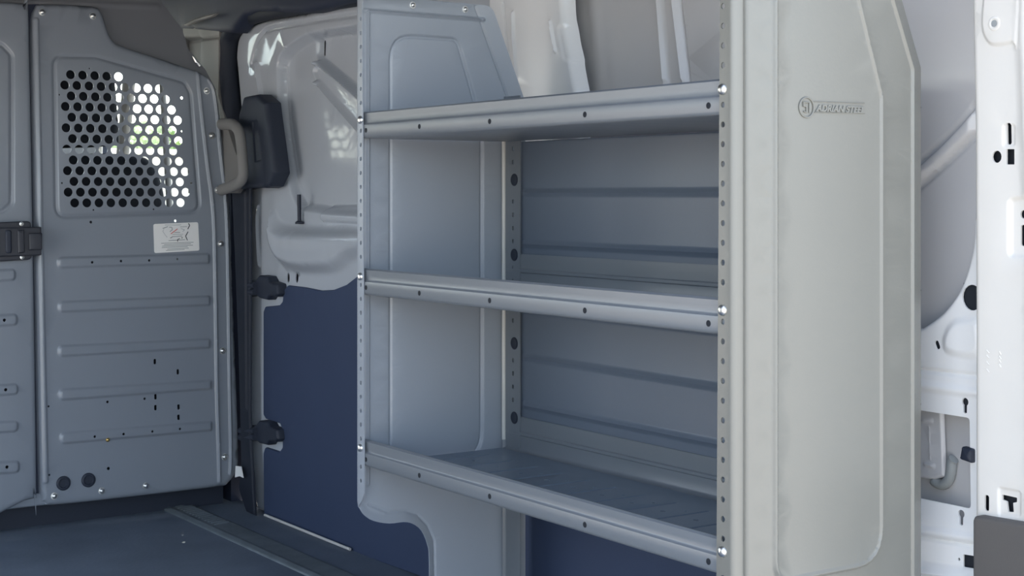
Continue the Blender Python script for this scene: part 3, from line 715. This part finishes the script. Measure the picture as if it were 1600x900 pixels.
# ================================================================== OUTSIDE
GZ = -.62
me = mesh('ground', [(-60, -60, GZ), (90, -60, GZ), (90, 90, GZ), (-60, 90, GZ)], [(0, 1, 2, 3)])
tag(link('ground', me, M['concrete'], None, False), kind='structure')
def tree(x, y, h, r, label):
    o = empty('tree', (x, y, GZ), label, 'tree', None)
    tube('trunk', [(x, y, GZ), (x + .1, y, GZ + h * .3), (x, y + .1, GZ + h * .6)], [.22, .17, .1], M['bark'], o, 10)
    bm = bmesh.new()
    for i in range(900):
        while True:
            q = Vector((random.uniform(-1, 1), random.uniform(-1, 1), random.uniform(-1, 1)))
            if .3 < q.length < 1: break
        c = Vector((x, y, GZ + h * .62)) + Vector((q.x * r, q.y * r, q.z * h * .38)); s = random.uniform(.07, .16)
        n = Vector((random.gauss(0, 1), random.gauss(0, 1), random.gauss(0, 1))).normalized(); a = n.orthogonal().normalized() * s; c2 = n.cross(a) * .6
        bm.faces.new([bm.verts.new(c + t_) for t_ in (-a, c2, a, -c2)])
    finish('crown', bm, M['leaf'], o, False)
tree(13.0, 35.0, 3.3, .75, 'green bushy tree outside, first seen past the seat headrest through the window')
tree(14.6, 37.5, 3.3, .7, 'green bushy tree outside, farthest from the van beyond the window')
tree(15.4, 35.5, 3.1, .55, 'small green tree outside, nearest to the window post')
bd = empty('building', (11, 29, GZ), 'pale low flat-roofed building outside, in front of the trees beyond the cab window', 'building')
box('wall', (6, 27, GZ), (17, 31, 1.66), M['plaster'], bd, 0); box('roof', (5.8, 26.8, 1.66), (17.2, 31.2, 1.76), M['plaster'], bd, 0)

# ================================================================== LIGHT
wd = bpy.data.worlds.new('World'); SC.world = wd; wd.use_nodes = True; nt = wd.node_tree
sky = nt.nodes.new('ShaderNodeTexSky'); sky.sky_type = 'NISHITA'; sky.sun_disc = False; sky.sun_elevation = R(48); sky.sun_rotation = R(20); sky.air_density = 1.0; sky.dust_density = 2.0
tc = nt.nodes.new('ShaderNodeTexCoord'); sp_ = nt.nodes.new('ShaderNodeSeparateXYZ'); nt.links.new(tc.outputs['Generated'], sp_.inputs[0])
ab = nt.nodes.new('ShaderNodeMath'); ab.operation = 'ABSOLUTE'; nt.links.new(sp_.outputs[2], ab.inputs[0])
hz = nt.nodes.new('ShaderNodeMapRange'); hz.interpolation_type = 'SMOOTHERSTEP'; hz.inputs['From Min'].default_value = 0; hz.inputs['From Max'].default_value = .30
hz.inputs['To Min'].default_value = 1.5; hz.inputs['To Max'].default_value = 0; nt.links.new(ab.outputs[0], hz.inputs['Value'])
hc = nt.nodes.new('ShaderNodeMix'); hc.data_type = 'RGBA'; hc.blend_type = 'MULTIPLY'; hc.inputs[0].default_value = 1; hc.inputs[6].default_value = (.93, .98, 1.0, 1); nt.links.new(hz.outputs[0], hc.inputs[7])
ad = nt.nodes.new('ShaderNodeMix'); ad.data_type = 'RGBA'; ad.blend_type = 'ADD'; ad.inputs[0].default_value = 1; nt.links.new(hc.outputs[2], ad.inputs[7])
ad.clamp_result = False
bg = nt.nodes['Background']; bg.inputs['Strength'].default_value = .42
hs = nt.nodes.new('ShaderNodeHueSaturation'); hs.inputs['Saturation'].default_value = .65
nt.links.new(sky.outputs[0], hs.inputs['Color']); nt.links.new(hs.outputs[0], ad.inputs[6]); nt.links.new(ad.outputs[2], bg.inputs[0])
sl = bpy.data.lights.new('sun', 'SUN'); sl.energy = 6; sl.angle = R(1); sl.color = (1, .93, .82)
so = bpy.data.objects.new('sun', sl); COL.objects.link(so)
sd = Vector((.35, 1.0, 1.15)).normalized()            # towards the sun: ahead of the van
so.rotation_euler = sd.to_track_quat('Z', 'Y').to_euler()

SC.view_settings.view_transform = 'Standard'; SC.view_settings.look = 'None'; SC.view_settings.exposure = .85; SC.view_settings.gamma = 1
SC.cycles.use_denoising = True
SC.cycles.max_bounces = 10; SC.cycles.diffuse_bounces = 6; SC.cycles.transparent_max_bounces = 12
